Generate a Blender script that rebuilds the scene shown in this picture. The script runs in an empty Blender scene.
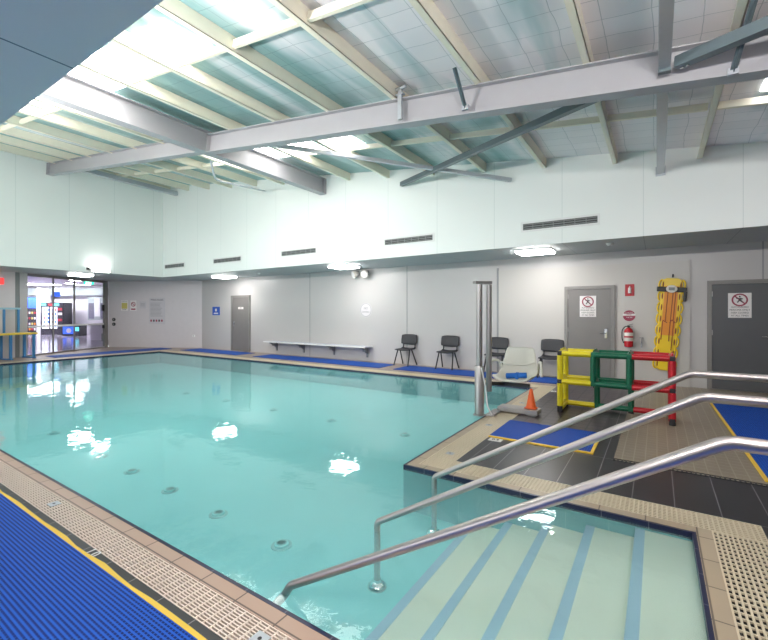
import bpy, math, random
from mathutils import Vector, Matrix
random.seed(7)
S = bpy.context.scene
COL = S.collection
PI = math.pi
CS, SN = .8348, .5505          # camera yaw 33.4 degrees

# ------------------------------------------------------------------ materials
def _nt(name):
    m = bpy.data.materials.new(name); m.use_nodes = True
    nt = m.node_tree; b = nt.nodes['Principled BSDF']
    return m, nt, b
def N(nt, t, **kw):
    n = nt.nodes.new(t)
    for k, v in kw.items():
        if k.startswith('i_'):
            key = k[2:].replace('_', ' ')
            n.inputs[key].default_value = v
        else: setattr(n, k, v)
    return n
def rgb(c): return (c[0], c[1], c[2], 1)
def mat(name, col, rough=.5, metal=0, noise=0, nscale=6, bump=0, spec=.5, coat=0):
    m, nt, b = _nt(name)
    b.inputs['Base Color'].default_value = rgb(col)
    b.inputs['Roughness'].default_value = rough
    b.inputs['Metallic'].default_value = metal
    b.inputs['Specular IOR Level'].default_value = spec
    b.inputs['Coat Weight'].default_value = coat
    tc = N(nt, 'ShaderNodeTexCoord')
    nz = N(nt, 'ShaderNodeTexNoise'); nz.inputs['Scale'].default_value = nscale; nz.inputs['Detail'].default_value = 4
    nt.links.new(tc.outputs['Object'], nz.inputs['Vector'])
    k = noise if noise else .04
    mx = N(nt, 'ShaderNodeMix', data_type='RGBA')
    mx.inputs[6].default_value = rgb([c*(1-k) for c in col]); mx.inputs[7].default_value = rgb([min(1, c*(1+k)) for c in col])
    nt.links.new(nz.outputs['Fac'], mx.inputs[0]); nt.links.new(mx.outputs[2], b.inputs['Base Color'])
    if bump:
        bp = N(nt, 'ShaderNodeBump'); bp.inputs['Strength'].default_value = bump; bp.inputs['Distance'].default_value = .01
        nt.links.new(nz.outputs['Fac'], bp.inputs['Height']); nt.links.new(bp.outputs[0], b.inputs['Normal'])
    return m
def emit(name, col, st):
    m, nt, b = _nt(name)
    b.inputs['Base Color'].default_value = rgb(col)
    b.inputs['Emission Color'].default_value = rgb(col); b.inputs['Emission Strength'].default_value = st
    return m
def tile(name, c1, c2, grout, sx, sy, rough=.4, mortar=.004, offs=(0, 0, 0), off=0, bump=.3, extra=None, rot=0):
    """rectangular tiles in the object's XY plane, size sx by sy metres"""
    m, nt, b = _nt(name)
    tc = N(nt, 'ShaderNodeTexCoord'); mp = N(nt, 'ShaderNodeMapping')
    mp.inputs['Location'].default_value = offs; mp.inputs['Rotation'].default_value = rot if isinstance(rot, tuple) else (0, 0, rot)
    nt.links.new(tc.outputs['Object'], mp.inputs['Vector'])
    br = N(nt, 'ShaderNodeTexBrick', offset=off, squash=1)
    br.inputs['Color1'].default_value = rgb(c1); br.inputs['Color2'].default_value = rgb(c2); br.inputs['Mortar'].default_value = rgb(grout)
    br.inputs['Scale'].default_value = 1; br.inputs['Mortar Size'].default_value = mortar
    br.inputs['Brick Width'].default_value = sx; br.inputs['Row Height'].default_value = sy; br.inputs['Mortar Smooth'].default_value = .2
    nt.links.new(mp.outputs[0], br.inputs['Vector'])
    nz = N(nt, 'ShaderNodeTexNoise'); nz.inputs['Scale'].default_value = 3
    nt.links.new(tc.outputs['Object'], nz.inputs['Vector'])
    mx = N(nt, 'ShaderNodeMix', data_type='RGBA', blend_type='MULTIPLY'); mx.inputs[0].default_value = .25
    cr = N(nt, 'ShaderNodeValToRGB'); cr.color_ramp.elements[0].color = (.6, .6, .6, 1); cr.color_ramp.elements[1].color = (1, 1, 1, 1)
    nt.links.new(nz.outputs['Fac'], cr.inputs[0])
    nt.links.new(br.outputs['Color'], mx.inputs[6]); nt.links.new(cr.outputs[0], mx.inputs[7])
    nt.links.new(mx.outputs[2], b.inputs['Base Color'])
    b.inputs['Roughness'].default_value = rough
    bp = N(nt, 'ShaderNodeBump', invert=True); bp.inputs['Strength'].default_value = bump; bp.inputs['Distance'].default_value = .003
    nt.links.new(br.outputs['Fac'], bp.inputs['Height']); nt.links.new(bp.outputs[0], b.inputs['Normal'])
    return m
def mat_ribbed(name, c, dark, per=.02, rx=.62, rough=.55):
    """open woven mat: ribs along X with little gaps between them"""
    m, nt, b = _nt(name)
    tc = N(nt, 'ShaderNodeTexCoord'); sp = N(nt, 'ShaderNodeSeparateXYZ'); nt.links.new(tc.outputs['Object'], sp.inputs[0])
    def band(out, p, w):
        a = N(nt, 'ShaderNodeMath', operation='MULTIPLY'); a.inputs[1].default_value = 1/p; nt.links.new(out, a.inputs[0])
        f = N(nt, 'ShaderNodeMath', operation='FRACT'); nt.links.new(a.outputs[0], f.inputs[0])
        g = N(nt, 'ShaderNodeMath', operation='GREATER_THAN'); g.inputs[1].default_value = w; nt.links.new(f.outputs[0], g.inputs[0])
        return g.outputs[0]
    a = band(sp.outputs[1], per, rx); c2 = band(sp.outputs[0], per*1.15, .2)
    mu = N(nt, 'ShaderNodeMath', operation='MULTIPLY'); nt.links.new(a, mu.inputs[0]); nt.links.new(c2, mu.inputs[1])
    mx = N(nt, 'ShaderNodeMix', data_type='RGBA'); mx.inputs[6].default_value = rgb(c); mx.inputs[7].default_value = rgb(dark)
    nt.links.new(mu.outputs[0], mx.inputs[0]); nt.links.new(mx.outputs[2], b.inputs['Base Color'])
    b.inputs['Roughness'].default_value = rough; b.inputs['Specular IOR Level'].default_value = .15
    bp = N(nt, 'ShaderNodeBump', invert=True); bp.inputs['Strength'].default_value = .6; bp.inputs['Distance'].default_value = .004
    nt.links.new(mu.outputs[0], bp.inputs['Height']); nt.links.new(bp.outputs[0], b.inputs['Normal'])
    return m
def panelled(name, col, seam, axis, per, off, rough=.45):
    """painted wall sheeting with thin butt joints every `per` metres"""
    m, nt, b = _nt(name)
    tc = N(nt, 'ShaderNodeTexCoord'); sp = N(nt, 'ShaderNodeSeparateXYZ'); nt.links.new(tc.outputs['Object'], sp.inputs[0])
    a = N(nt, 'ShaderNodeMath', operation='MULTIPLY_ADD'); a.inputs[1].default_value = 1/per; a.inputs[2].default_value = -off/per + 40
    nt.links.new(sp.outputs[axis], a.inputs[0])
    f = N(nt, 'ShaderNodeMath', operation='FRACT'); nt.links.new(a.outputs[0], f.inputs[0])
    g = N(nt, 'ShaderNodeMath', operation='LESS_THAN'); g.inputs[1].default_value = .012/per; nt.links.new(f.outputs[0], g.inputs[0])
    nz = N(nt, 'ShaderNodeTexNoise'); nz.inputs['Scale'].default_value = .7; nt.links.new(tc.outputs['Object'], nz.inputs['Vector'])
    c0 = N(nt, 'ShaderNodeMix', data_type='RGBA'); c0.inputs[6].default_value = rgb([x*.97 for x in col]); c0.inputs[7].default_value = rgb([min(1, x*1.03) for x in col])
    nt.links.new(nz.outputs['Fac'], c0.inputs[0])
    mx = N(nt, 'ShaderNodeMix', data_type='RGBA'); mx.inputs[7].default_value = rgb(seam)
    nt.links.new(c0.outputs[2], mx.inputs[6]); nt.links.new(g.outputs[0], mx.inputs[0]); nt.links.new(mx.outputs[2], b.inputs['Base Color'])
    b.inputs['Roughness'].default_value = rough
    return m
def insulation():
    m, nt, b = _nt('foil_insulation')
    tc = N(nt, 'ShaderNodeTexCoord')
    mp = N(nt, 'ShaderNodeMapping'); mp.inputs['Scale'].default_value = (1.5, .22, 1); nt.links.new(tc.outputs['Object'], mp.inputs['Vector'])
    nz = N(nt, 'ShaderNodeTexNoise'); nz.inputs['Scale'].default_value = 1.0; nz.inputs['Detail'].default_value = 3; nz.inputs['Distortion'].default_value = .25
    nt.links.new(mp.outputs[0], nz.inputs['Vector'])
    # whiter towards the low side: reflections off the foil put into the colour
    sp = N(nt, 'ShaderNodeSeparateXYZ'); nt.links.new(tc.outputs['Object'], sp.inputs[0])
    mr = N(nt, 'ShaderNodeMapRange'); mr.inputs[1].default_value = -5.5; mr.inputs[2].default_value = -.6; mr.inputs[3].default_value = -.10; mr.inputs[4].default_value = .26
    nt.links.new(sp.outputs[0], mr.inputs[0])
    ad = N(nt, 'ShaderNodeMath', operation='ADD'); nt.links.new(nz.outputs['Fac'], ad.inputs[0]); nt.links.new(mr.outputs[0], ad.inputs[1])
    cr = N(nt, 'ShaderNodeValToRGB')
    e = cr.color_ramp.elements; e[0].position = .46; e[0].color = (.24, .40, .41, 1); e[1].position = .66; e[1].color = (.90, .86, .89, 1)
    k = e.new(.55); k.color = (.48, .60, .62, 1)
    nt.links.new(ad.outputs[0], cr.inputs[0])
    br = N(nt, 'ShaderNodeTexBrick', offset=0); br.inputs['Scale'].default_value = 1; br.inputs['Mortar Size'].default_value = .004
    br.inputs['Brick Width'].default_value = .40; br.inputs['Row Height'].default_value = .30
    br.inputs['Color1'].default_value = (1, 1, 1, 1); br.inputs['Color2'].default_value = (.95, .95, .95, 1); br.inputs['Mortar'].default_value = (.62, .65, .67, 1)
    n2 = N(nt, 'ShaderNodeTexNoise'); n2.inputs['Scale'].default_value = 1.5; nt.links.new(tc.outputs['Object'], n2.inputs['Vector'])
    va = N(nt, 'ShaderNodeMixRGB', blend_type='ADD'); va.inputs[0].default_value = .08
    nt.links.new(tc.outputs['Object'], va.inputs[1]); nt.links.new(n2.outputs['Color'], va.inputs[2]); nt.links.new(va.outputs[0], br.inputs['Vector'])
    mu = N(nt, 'ShaderNodeMix', data_type='RGBA', blend_type='MULTIPLY'); mu.inputs[0].default_value = 1
    nt.links.new(cr.outputs[0], mu.inputs[6]); nt.links.new(br.outputs['Color'], mu.inputs[7]); nt.links.new(mu.outputs[2], b.inputs['Base Color'])
    b.inputs['Roughness'].default_value = .38; b.inputs['Metallic'].default_value = .1
    bp = N(nt, 'ShaderNodeBump'); bp.inputs['Strength'].default_value = .5; bp.inputs['Distance'].default_value = .05
    nt.links.new(n2.outputs['Fac'], bp.inputs['Height']); nt.links.new(bp.outputs[0], b.inputs['Normal'])
    return m
def water():
    m = bpy.data.materials.new('pool_water'); m.use_nodes = True; nt = m.node_tree
    nt.nodes.clear()
    out = N(nt, 'ShaderNodeOutputMaterial'); tr = N(nt, 'ShaderNodeBsdfTransparent'); gl = N(nt, 'ShaderNodeBsdfGlossy'); df = N(nt, 'ShaderNodeBsdfDiffuse')
    tr.inputs[0].default_value = (.95, 1, .99, 1); gl.inputs['Roughness'].default_value = .02; gl.inputs[0].default_value = (.84, 1, 1, 1)
    df.inputs[0].default_value = (.50, .93, .93, 1)
    fr = N(nt, 'ShaderNodeFresnel'); fr.inputs[0].default_value = 1.29
    tc = N(nt, 'ShaderNodeTexCoord'); n1 = N(nt, 'ShaderNodeTexNoise'); n1.inputs['Scale'].default_value = 5.5; n1.inputs['Detail'].default_value = 3
    nt.links.new(tc.outputs['Object'], n1.inputs['Vector'])
    bp = N(nt, 'ShaderNodeBump'); bp.inputs['Strength'].default_value = .22; bp.inputs['Distance'].default_value = .012
    nt.links.new(n1.outputs['Fac'], bp.inputs['Height'])
    nt.links.new(bp.outputs[0], gl.inputs['Normal']); nt.links.new(bp.outputs[0], fr.inputs['Normal'])
    m1 = N(nt, 'ShaderNodeMixShader'); m1.inputs[0].default_value = .20
    nt.links.new(tr.outputs[0], m1.inputs[1]); nt.links.new(df.outputs[0], m1.inputs[2])
    m2 = N(nt, 'ShaderNodeMixShader'); nt.links.new(fr.outputs[0], m2.inputs[0]); nt.links.new(m1.outputs[0], m2.inputs[1]); nt.links.new(gl.outputs[0], m2.inputs[2])
    nt.links.new(m2.outputs[0], out.inputs[0])
    return m
def glass():
    m = bpy.data.materials.new('clear_glass'); m.use_nodes = True; nt = m.node_tree; nt.nodes.clear()
    out = N(nt, 'ShaderNodeOutputMaterial'); tr = N(nt, 'ShaderNodeBsdfTransparent'); gl = N(nt, 'ShaderNodeBsdfGlossy')
    tr.inputs[0].default_value = (.96, .97, .97, 1); gl.inputs['Roughness'].default_value = .0
    lf = N(nt, 'ShaderNodeLayerWeight'); lf.inputs[0].default_value = .5
    lw = N(nt, 'ShaderNodeMath', operation='POWER'); lw.inputs[1].default_value = 4; nt.links.new(lf.outputs['Facing'], lw.inputs[0])
    mx = N(nt, 'ShaderNodeMixShader'); nt.links.new(lw.outputs[0], mx.inputs[0]); nt.links.new(tr.outputs[0], mx.inputs[1]); nt.links.new(gl.outputs[0], mx.inputs[2])
    nt.links.new(mx.outputs[0], out.inputs[0]); return m

M = dict(
    wall_up=panelled('upper_wall_sheet', (.86, .885, .865), (.72, .76, .745), 0, 1.31, -.20),
    wall_upY=panelled('upper_wall_sheet_side', (.86, .885, .865), (.72, .76, .745), 1, 1.31, .2),
    wall_lo=mat('lower_wall_paint', (.53, .505, .50), .35, noise=.03, nscale=1),
    wall_lo2=mat('cladding_paint', (.53, .50, .475), .4, noise=.03, nscale=1),
    wall_left=mat('entry_wall_paint', (.62, .575, .59), .5),
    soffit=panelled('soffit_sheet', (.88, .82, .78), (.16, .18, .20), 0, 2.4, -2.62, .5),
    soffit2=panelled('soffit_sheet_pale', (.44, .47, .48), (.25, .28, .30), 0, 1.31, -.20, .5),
    cream=mat('cream_purlin_paint', (.86, .80, .66), .4, noise=.05),
    steel=mat('grey_beam_paint', (.40, .39, .415), .45, noise=.05, nscale=3),
    galv=mat('galvanised_steel', (.50, .52, .56), .38, .5, noise=.08, nscale=20),
    dksteel=mat('dark_grey_steel', (.14, .18, .20), .4, .3),
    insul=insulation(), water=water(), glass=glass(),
    sky=emit('skylight_sheet', (1, .99, .97), 8.5),
    sky2=emit('skylight_sheet_far', (1, .99, .97), 5.5),
    lamp=emit('lamp_diffuser', (1, .98, .95), 19),
    flood=emit('floodlight_lens', (1, 1, .98), 9),
    foy=emit('foyer_lamp', (1, .98, 1), 30),
    white=mat('white_plastic', (.80, .80, .79), .4),
    black=mat('black_plastic', (.02, .02, .022), .45),
    rubber=mat('black_rubber', (.03, .03, .032), .8),
    navy=tile('navy_edge_tile', (.008, .010, .05), (.012, .015, .06), (.10, .10, .14), .3, .3, .3, .004, (.05, .02, 0)),
    coping=tile('brown_coping_tile', (.50, .335, .25), (.53, .36, .275), (.15, .10, .08), .30, .30, .4, .005, (.03, .13, 0)),
    copingb=tile('beige_coping_tile', (.46, .36, .25), (.49, .385, .27), (.18, .14, .10), .30, .30, .4, .005, (.07, .13, 0)),
    grate=mat('cream_grate_plastic', (.82, .68, .58), .4),
    grateb=mat('beige_grate_plastic', (.70, .60, .44), .4),
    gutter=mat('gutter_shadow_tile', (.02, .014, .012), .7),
    blk=tile('black_deck_tile', (.022, .020, .024), (.028, .026, .030), (.22, .20, .21), .285, .92, .33, .004, (.455, -3.88, 0)),
    dkbrn=tile('dark_brown_deck_tile', (.070, .055, .060), (.085, .068, .072), (.018, .014, .018), .19, .19, .28, .012, (0, 0, 0)),
    brn=tile('taupe_deck_tile', (.25, .205, .155), (.27, .22, .165), (.34, .29, .22), .10, .10, .38, .006, (0, 0, 0)),
    tan=tile('tan_deck_tile', (.36, .28, .23), (.38, .30, .25), (.2, .16, .14), .15, .15, .4, .005),
    pool=tile('aqua_pool_lining', (.30, .82, .84), (.32, .84, .86), (.28, .79, .81), .6, .6, .5, .003),
    poolw=tile('aqua_pool_wall', (.20, .55, .60), (.22, .57, .62), (.34, .68, .70), .3, .3, .5, .003),
    step=mat('pale_step_lining', (.94, .92, .74), .55, noise=.06, nscale=5),
    nosing=mat('blue_step_nosing', (.42, .58, .76), .5),
    mat=mat_ribbed('blue_mat_vinyl', (.012, .105, .55), (.002, .015, .14), rx=.5),
    matfar=mat_ribbed('blue_mat_vinyl_far', (.02, .10, .44), (.01, .05, .28), .05),
    yel=mat('yellow_edging', (.85, .55, .05), .5),
    ss=mat('brushed_stainless', (.50, .45, .44), .38, 1, noise=.03, nscale=40),
    chrome=mat('polished_stainless', (.7, .7, .7), .12, 1),
    dullss=mat('dull_stainless', (.42, .40, .39), .35, .8),
    door=mat('grey_door_paint', (.20, .185, .18), .4), doorf=mat('grey_door_frame', (.24, .225, .215), .4),
    doork=mat('dark_grey_door_paint', (.10, .102, .108), .4),
    chair=mat('charcoal_chair_plastic', (.028, .028, .034), .5), chleg=mat('black_tube', (.025, .022, .022), .35),
    bench=mat('bench_laminate', (.62, .64, .70), .3), brack=mat('bracket_steel', (.30, .30, .31), .4, .6),
    fy=mat('yellow_frame_plastic', (.80, .66, .02), .35), fg=mat('green_frame_plastic', (.005, .13, .065), .35), fr=mat('red_frame_plastic', (.50, .01, .02), .35),
    sb=mat('yellow_spine_board', (.85, .58, .02), .35), so=mat('orange_spine_pad', (.75, .27, .02), .4), sr=mat('dark_red_strap', (.22, .03, .01), .6),
    red=mat('extinguisher_red', (.48, .012, .02), .25), signred=mat('sign_red', (.42, .01, .02), .4), maroon=mat('sign_maroon', (.30, .03, .07), .4),
    label=mat('label_cream', (.75, .70, .64), .5), sign=mat('sign_white', (.80, .76, .75), .4),
    cone=mat('orange_cone_plastic', (.85, .13, .02), .45), seat=mat('cream_moulded_plastic', (.62, .60, .53), .4),
    noodle=mat('blue_foam', (.01, .13, .50), .7), bluep=mat('blue_steel_paint', (.05, .22, .48), .4), lbluep=mat('pale_blue_steel_paint', (.30, .50, .60), .4),
    yb=mat('yellow_board', (.80, .58, .06), .45), bluesign=mat('sign_blue', (.02, .10, .50), .4),
    foyfloor=mat('foyer_floor_vinyl', (.45, .41, .50), .12), foyw=mat('foyer_wall_white', (.78, .76, .82), .5), foyg=mat('foyer_bulkhead', (.40, .46, .46), .5),
    foyc=mat('foyer_ceiling', (.74, .68, .76), .6), vend=mat('vending_black', (.02, .02, .03), .3), vglow=emit('vending_window', (.9, .93, 1), .8),
    vcyan=emit('vending_cyan', (.1, .55, .7), 1.2), vred=mat('vending_red', (.45, .03, .05), .4), vblue=emit('vending_blue', (.03, .10, .6), .9),
    green=emit('exit_sign_green', (.02, .65, .42), 1.3), exitw=emit('exit_sign_white', (.8, 1, .95), 1.6),
    ring=mat('inlet_ring_grey', (.24, .55, .57), .4), ysign=mat('sign_yellow', (.60, .52, .15), .5),
    ink=mat('sign_ink', (.06, .05, .06), .5), greyink=mat('sign_grey_ink', (.30, .29, .31), .5), poster=mat('poster_grey', (.56, .53, .56), .5),
    slat=mat('vent_slat', (.22, .23, .23), .5), ventd=mat('vent_dark', (.05, .05, .05), .6), foyd=mat('foyer_dark_glass', (.18, .18, .24), .2),
    redlit=emit('red_lit_sign', (.9, .05, .05), .8),
)

# ------------------------------------------------------------------ geometry
class MB:
    def __init__(s): s.v = []; s.f = []
    def box(s, x0, x1, y0, y1, z0, z1, mtx=None):
        n = len(s.v)
        p = [(x, y, z) for z in (z0, z1) for y in (y0, y1) for x in (x0, x1)]
        if mtx is not None: p = [tuple(mtx @ Vector(q)) for q in p]
        s.v += p
        s.f += [tuple(n+i for i in q) for q in ((0, 2, 3, 1), (4, 5, 7, 6), (0, 1, 5, 4), (2, 6, 7, 3), (1, 3, 7, 5), (0, 4, 6, 2))]
        return s
    def bar(s, a, b, w, h, up=(0, 0, 1)):
        """rectangular bar from a to b, w sideways, h along up"""
        a = Vector(a); b = Vector(b); d = (b-a); L = d.length; d.normalize(); side = d.cross(Vector(up)).normalized(); u = side.cross(d)
        m = Matrix((d, side, u)).transposed().to_4x4(); m.translation = a
        return s.box(0, L, -w/2, w/2, -h/2, h/2, m)
    def tube(s, pts, r, n=12, cap=True, rs=None):
        pts = [Vector(p) for p in pts]; k = len(pts); base = len(s.v)
        d0 = (pts[1]-pts[0]).normalized(); ref = Vector((0, 0, 1)) if abs(d0.z) < .9 else Vector((1, 0, 0))
        u = d0.cross(ref).normalized()
        for i, p in enumerate(pts):
            if i == 0: d = d0
            elif i == k-1: d = (pts[i]-pts[i-1]).normalized()
            else: d = ((pts[i+1]-pts[i]).normalized()+(pts[i]-pts[i-1]).normalized()).normalized()
            u = (u - d*u.dot(d)).normalized(); w = d.cross(u); rr = rs[i] if rs else r
            for j in range(n):
                a = 2*PI*j/n; s.v.append(tuple(p+u*math.cos(a)*rr+w*math.sin(a)*rr))
        for i in range(k-1):
            for j in range(n):
                a = base+i*n+j; b = base+i*n+(j+1) % n
                s.f.append((a, b, b+n, a+n))
        if cap:
            s.f.append(tuple(base+j for j in reversed(range(n)))); s.f.append(tuple(base+(k-1)*n+j for j in range(n)))
        return s
    def lathe(s, prof, c=(0, 0, 0), n=24):
        base = len(s.v); k = len(prof)
        for r, z in prof:
            for j in range(n):
                a = 2*PI*j/n; s.v.append((c[0]+r*math.cos(a), c[1]+r*math.sin(a), c[2]+z))
        for i in range(k-1):
            for j in range(n):
                a = base+i*n+j; b = base+i*n+(j+1) % n; s.f.append((a, b, b+n, a+n))
        s.f.append(tuple(base+j for j in reversed(range(n)))); s.f.append(tuple(base+(k-1)*n+j for j in range(n)))
        return s
    def prism(s, poly, z0, z1, mtx=None):
        n = len(poly); b = len(s.v)
        p = [(x, y, z0) for x, y in poly]+[(x, y, z1) for x, y in poly]
        if mtx is not None: p = [tuple(mtx @ Vector(q)) for q in p]
        s.v += p
        s.f.append(tuple(b+i for i in reversed(range(n)))); s.f.append(tuple(b+n+i for i in range(n)))
        for i in range(n):
            j = (i+1) % n; s.f.append((b+i, b+j, b+n+j, b+n+i))
        return s
    def quad(s, *p):
        b = len(s.v); s.v += [tuple(q) for q in p]; s.f.append(tuple(range(b, b+len(p)))); return s
    def build(s, name, m, parent=None, loc=(0, 0, 0), smooth=False, bevel=0, kind=None, rz=0, label=None):
        me = bpy.data.meshes.new(name); me.from_pydata(s.v, [], s.f); me.materials.append(M[m] if isinstance(m, str) else m)
        import bmesh
        bm = bmesh.new(); bm.from_mesh(me); bmesh.ops.recalc_face_normals(bm, faces=bm.faces); bm.to_mesh(me); bm.free()
        if smooth:
            for p in me.polygons: p.use_smooth = True
            try: me.set_sharp_from_angle(angle=math.radians(40))
            except Exception: pass
        o = bpy.data.objects.new(name, me); COL.objects.link(o); o.location = loc; o.rotation_euler.z = rz
        if parent: o.parent = parent
        if bevel:
            b = o.modifiers.new('bevel', 'BEVEL'); b.width = bevel; b.segments = 2; b.limit_method = 'ANGLE'
        if kind: o['kind'] = kind
        if label: o['label'] = label
        return o
def smoothpath(pts, r=.06, n=6):
    """round the corners of a polyline"""
    pts = [Vector(p) for p in pts]; out = [pts[0]]
    for i in range(1, len(pts)-1):
        a, b, c = pts[i-1], pts[i], pts[i+1]
        ra = min(r, (a-b).length*.45); rc = min(r, (c-b).length*.45)
        p0 = b+(a-b).normalized()*ra; p1 = b+(c-b).normalized()*rc
        for k in range(n+1):
            t = k/n; out.append(p0*(1-t)**2+b*2*t*(1-t)+p1*t*t)
    out.append(pts[-1]); return out
def thing(name, label, cat, loc=(0, 0, 0), rz=0, group=None):
    o = bpy.data.objects.new(name, None); COL.objects.link(o); o.empty_display_size = .1
    o.location = loc; o.rotation_euler.z = rz; o['label'] = label; o['category'] = cat
    if group: o['group'] = group
    return o
def tag(o, label, cat, group=None, kind=None):
    o['label'] = label; o['category'] = cat
    if group: o['group'] = group
    if kind: o['kind'] = kind
    return o
def copy_tree(o, parent=None):
    c = o.copy(); COL.objects.link(c)
    if parent: c.parent = parent
    for ch in list(o.children): copy_tree(ch, c)
    return c
def text(body, size, m, parent, loc, rot=(PI/2, 0, 0), name='lettering', ext=.0015):
    cu = bpy.data.curves.new(name, 'FONT'); cu.body = body; cu.size = size; cu.align_x = 'CENTER'; cu.align_y = 'CENTER'; cu.extrude = ext
    t = bpy.data.objects.new(name, cu); COL.objects.link(t); bpy.context.view_layer.update()
    me = bpy.data.meshes.new_from_object(t.evaluated_get(bpy.context.evaluated_depsgraph_get()))
    bpy.data.objects.remove(t); me.materials.clear(); me.materials.append(M[m])
    o = bpy.data.objects.new(name, me); COL.objects.link(o); o.location = loc; o.rotation_euler = rot
    if parent: o.parent = parent
    return o
def disc(r, y0, y1, c=(0, 0), n=28, squash=1):
    """disc facing -Y"""
    b = MB(); poly = [(c[0]+r*math.cos(2*PI*i/n), c[1]+r*squash*math.sin(2*PI*i/n)) for i in range(n)]
    m = Matrix(((1, 0, 0, 0), (0, 0, 1, 0), (0, 1, 0, 0), (0, 0, 0, 1)))
    b.prism(poly, y0, y1, m); return b
def ring(r0, r1, y0, y1, c=(0, 0), n=32):
    b = MB()
    for i in range(n):
        a, d = 2*PI*i/n, 2*PI*(i+1)/n
        p = [(c[0]+r*math.cos(t), c[1]+r*math.sin(t)) for r, t in ((r0, a), (r1, a), (r1, d), (r0, d))]
        b.prism(p, y0, y1, Matrix(((1, 0, 0, 0), (0, 0, 1, 0), (0, 1, 0, 0), (0, 0, 0, 1))))
    return b
def q(r, f, z=0): return (-SN*f+CS*r, CS*f+SN*r, z)      # the entry wing is turned 33.4 degrees against the hall
ZR = lambda x: 4.25-.125*x                                # underside of the roof

# ------------------------------------------------------------------ pool constants
PX0, PX1, PY0, PY1 = -15.8, -2.08, 1.47, 8.45
AX1, AY1 = .20, 3.50
WY, BY, LX, NY = 10.27, 8.42, -15.5, .94                  # lower back wall, bulkhead faces
SZ = 2.81
FZ = -.43

# ------------------------------------------------------------------ floor
def rects(lst, z0, z1):
    b = MB()
    for x0, x1, y0, y1 in lst: b.box(x0, x1, y0, y1, z0, z1)
    return b
nav = .022; cop = .09
fl = rects([(-18, 6, -5, 1.18), (.61, 6, 1.18, 4.8), (-1.69, .61, 3.88, 4.8), (-.56, -.37, 4.8, WY)], -.12, 0).build('floor', 'blk', kind='structure')
rects([(-1.69, -.56, 4.8, WY)], -.12, 0).build('floor', 'dkbrn', kind='structure')
rects([(-.37, 6, 4.8, WY)], -.12, 0).build('floor', 'brn', kind='structure')
b = rects([(-16.2, -1.69, 8.86, WY), (-18, -16.2, 1.18, 5.0)], -.12, 0)
b.prism([(-16.2, 5.0), (-16.2, 10.11), (-19.6, 8.3), (-17.7, 5.0)], -.12, 0)
b.build('floor', 'tan', kind='structure')
# coping tiles round the basin
b = rects([(PX0-nav-cop, AX1+nav+cop, PY0-nav-cop, PY0-nav), (PX0-nav-cop, PX0-nav, PY0-nav, PY1+nav+cop)], -.12, 0)
b.build('trim_1', 'coping', kind='structure')
b = rects([(AX1+nav, AX1+nav+cop, PY0-nav, AY1+nav+cop), (PX1+nav, AX1+nav, AY1+nav, AY1+nav+cop), (PX1+nav, PX1+nav+cop, AY1+nav+cop, PY1+nav), (PX0-nav, PX1+nav+cop, PY1+nav, PY1+nav+cop)], -.12, 0)
b.build('trim_2', 'copingb', kind='structure')
b = rects([(PX0-nav, AX1+nav, PY0-nav, PY0), (PX0-nav, PX0, PY0, PY1+nav), (AX1, AX1+nav, PY0, AY1+nav), (PX1, AX1, AY1, AY1+nav), (PX1, PX1+nav, AY1+nav, PY1+nav), (PX0, PX1, PY1, PY1+nav)], -.05, .001)
b.build('trim_3', 'navy', kind='structure')
# gutters under the grates
def grate(name, label, x0, x1, y0, y1, m, along, bars, pitch, loc=None):
    t = thing('overflow_grate', label, 'grate', ((x0+x1)/2, (y0+y1)/2, 0), group=None)
    ox, oy = (x0+x1)/2, (y0+y1)/2
    b = MB(); X0, X1, Y0, Y1 = x0-ox, x1-ox, y0-oy, y1-oy
    if along == 'x':
        p = (Y1-Y0)/bars
        for i in range(bars+1):
            y = Y0+.005+(Y1-Y0-.01)*i/bars; b.box(X0, X1, y-p*.18, y+p*.18, -.012, 0)
        n = int((X1-X0)/pitch)
        for i in range(n+1):
            x = X0+.004+(X1-X0-.008)*i/n; b.box(x-.005, x+.005, Y0, Y1, -.011, -.0015)
    else:
        p = (X1-X0)/bars
        for i in range(bars+1):
            x = X0+.005+(X1-X0-.01)*i/bars; b.box(x-p*.18, x+p*.18, Y0, Y1, -.012, 0)
        n = int((Y1-Y0)/pitch)
        for i in range(n+1):
            y = Y0+.004+(Y1-Y0-.008)*i/n; b.box(X0, X1, y-.005, y+.005, -.011, -.0015)
    b.build('grate_bars', m, t)
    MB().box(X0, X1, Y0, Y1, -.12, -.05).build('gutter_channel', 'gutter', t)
GY = PY0-nav-cop
grate('a', 'long cream slotted overflow grate between blue mat and brown coping tiles, nearest side of pool', -16.2, .61, 1.18, GY, 'grate', 'x', 10, .058)
grate('b', 'slotted cream overflow grate in right bottom corner beside pool steps', AX1+nav+cop, .61, GY, AY1+nav+cop, 'grateb', 'y', 11, .05)
grate('c', 'beige overflow grate behind pool steps, in front of the black tiles', PX1+nav+cop, .61, AY1+nav+cop, 3.88, 'grateb', 'x', 9, .03)
grate('d', 'beige overflow grate along the pool edge in front of the lift', PX1+nav+cop, -1.69, 3.88, 8.86, 'grateb', 'y', 9, .03)
grate('e', 'thin pale overflow grate along far pool edge below the bench and chairs', -16.2, PX1+nav+cop, PY1+nav+cop, 8.86, 'grateb', 'x', 9, .06)
grate('f', 'overflow grate at the glass door end of the pool', -16.2, PX0-nav-cop, GY, PY1+nav+cop, 'grateb', 'y', 9, .06)
# comb drain in front of the taupe tiles
b = MB(); b.box(-.37, 3.2, 4.765, 4.775, 0, .004).box(-.37, 3.2, 4.825, 4.835, 0, .004)
for i in range(100): b.box(-.37+.035*i, -.37+.035*i+.014, 4.775, 4.825, 0, .003)
tag(b.build('strip_drain', 'black'), 'narrow black comb strip drain between black and taupe tiles', 'drain')

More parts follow.
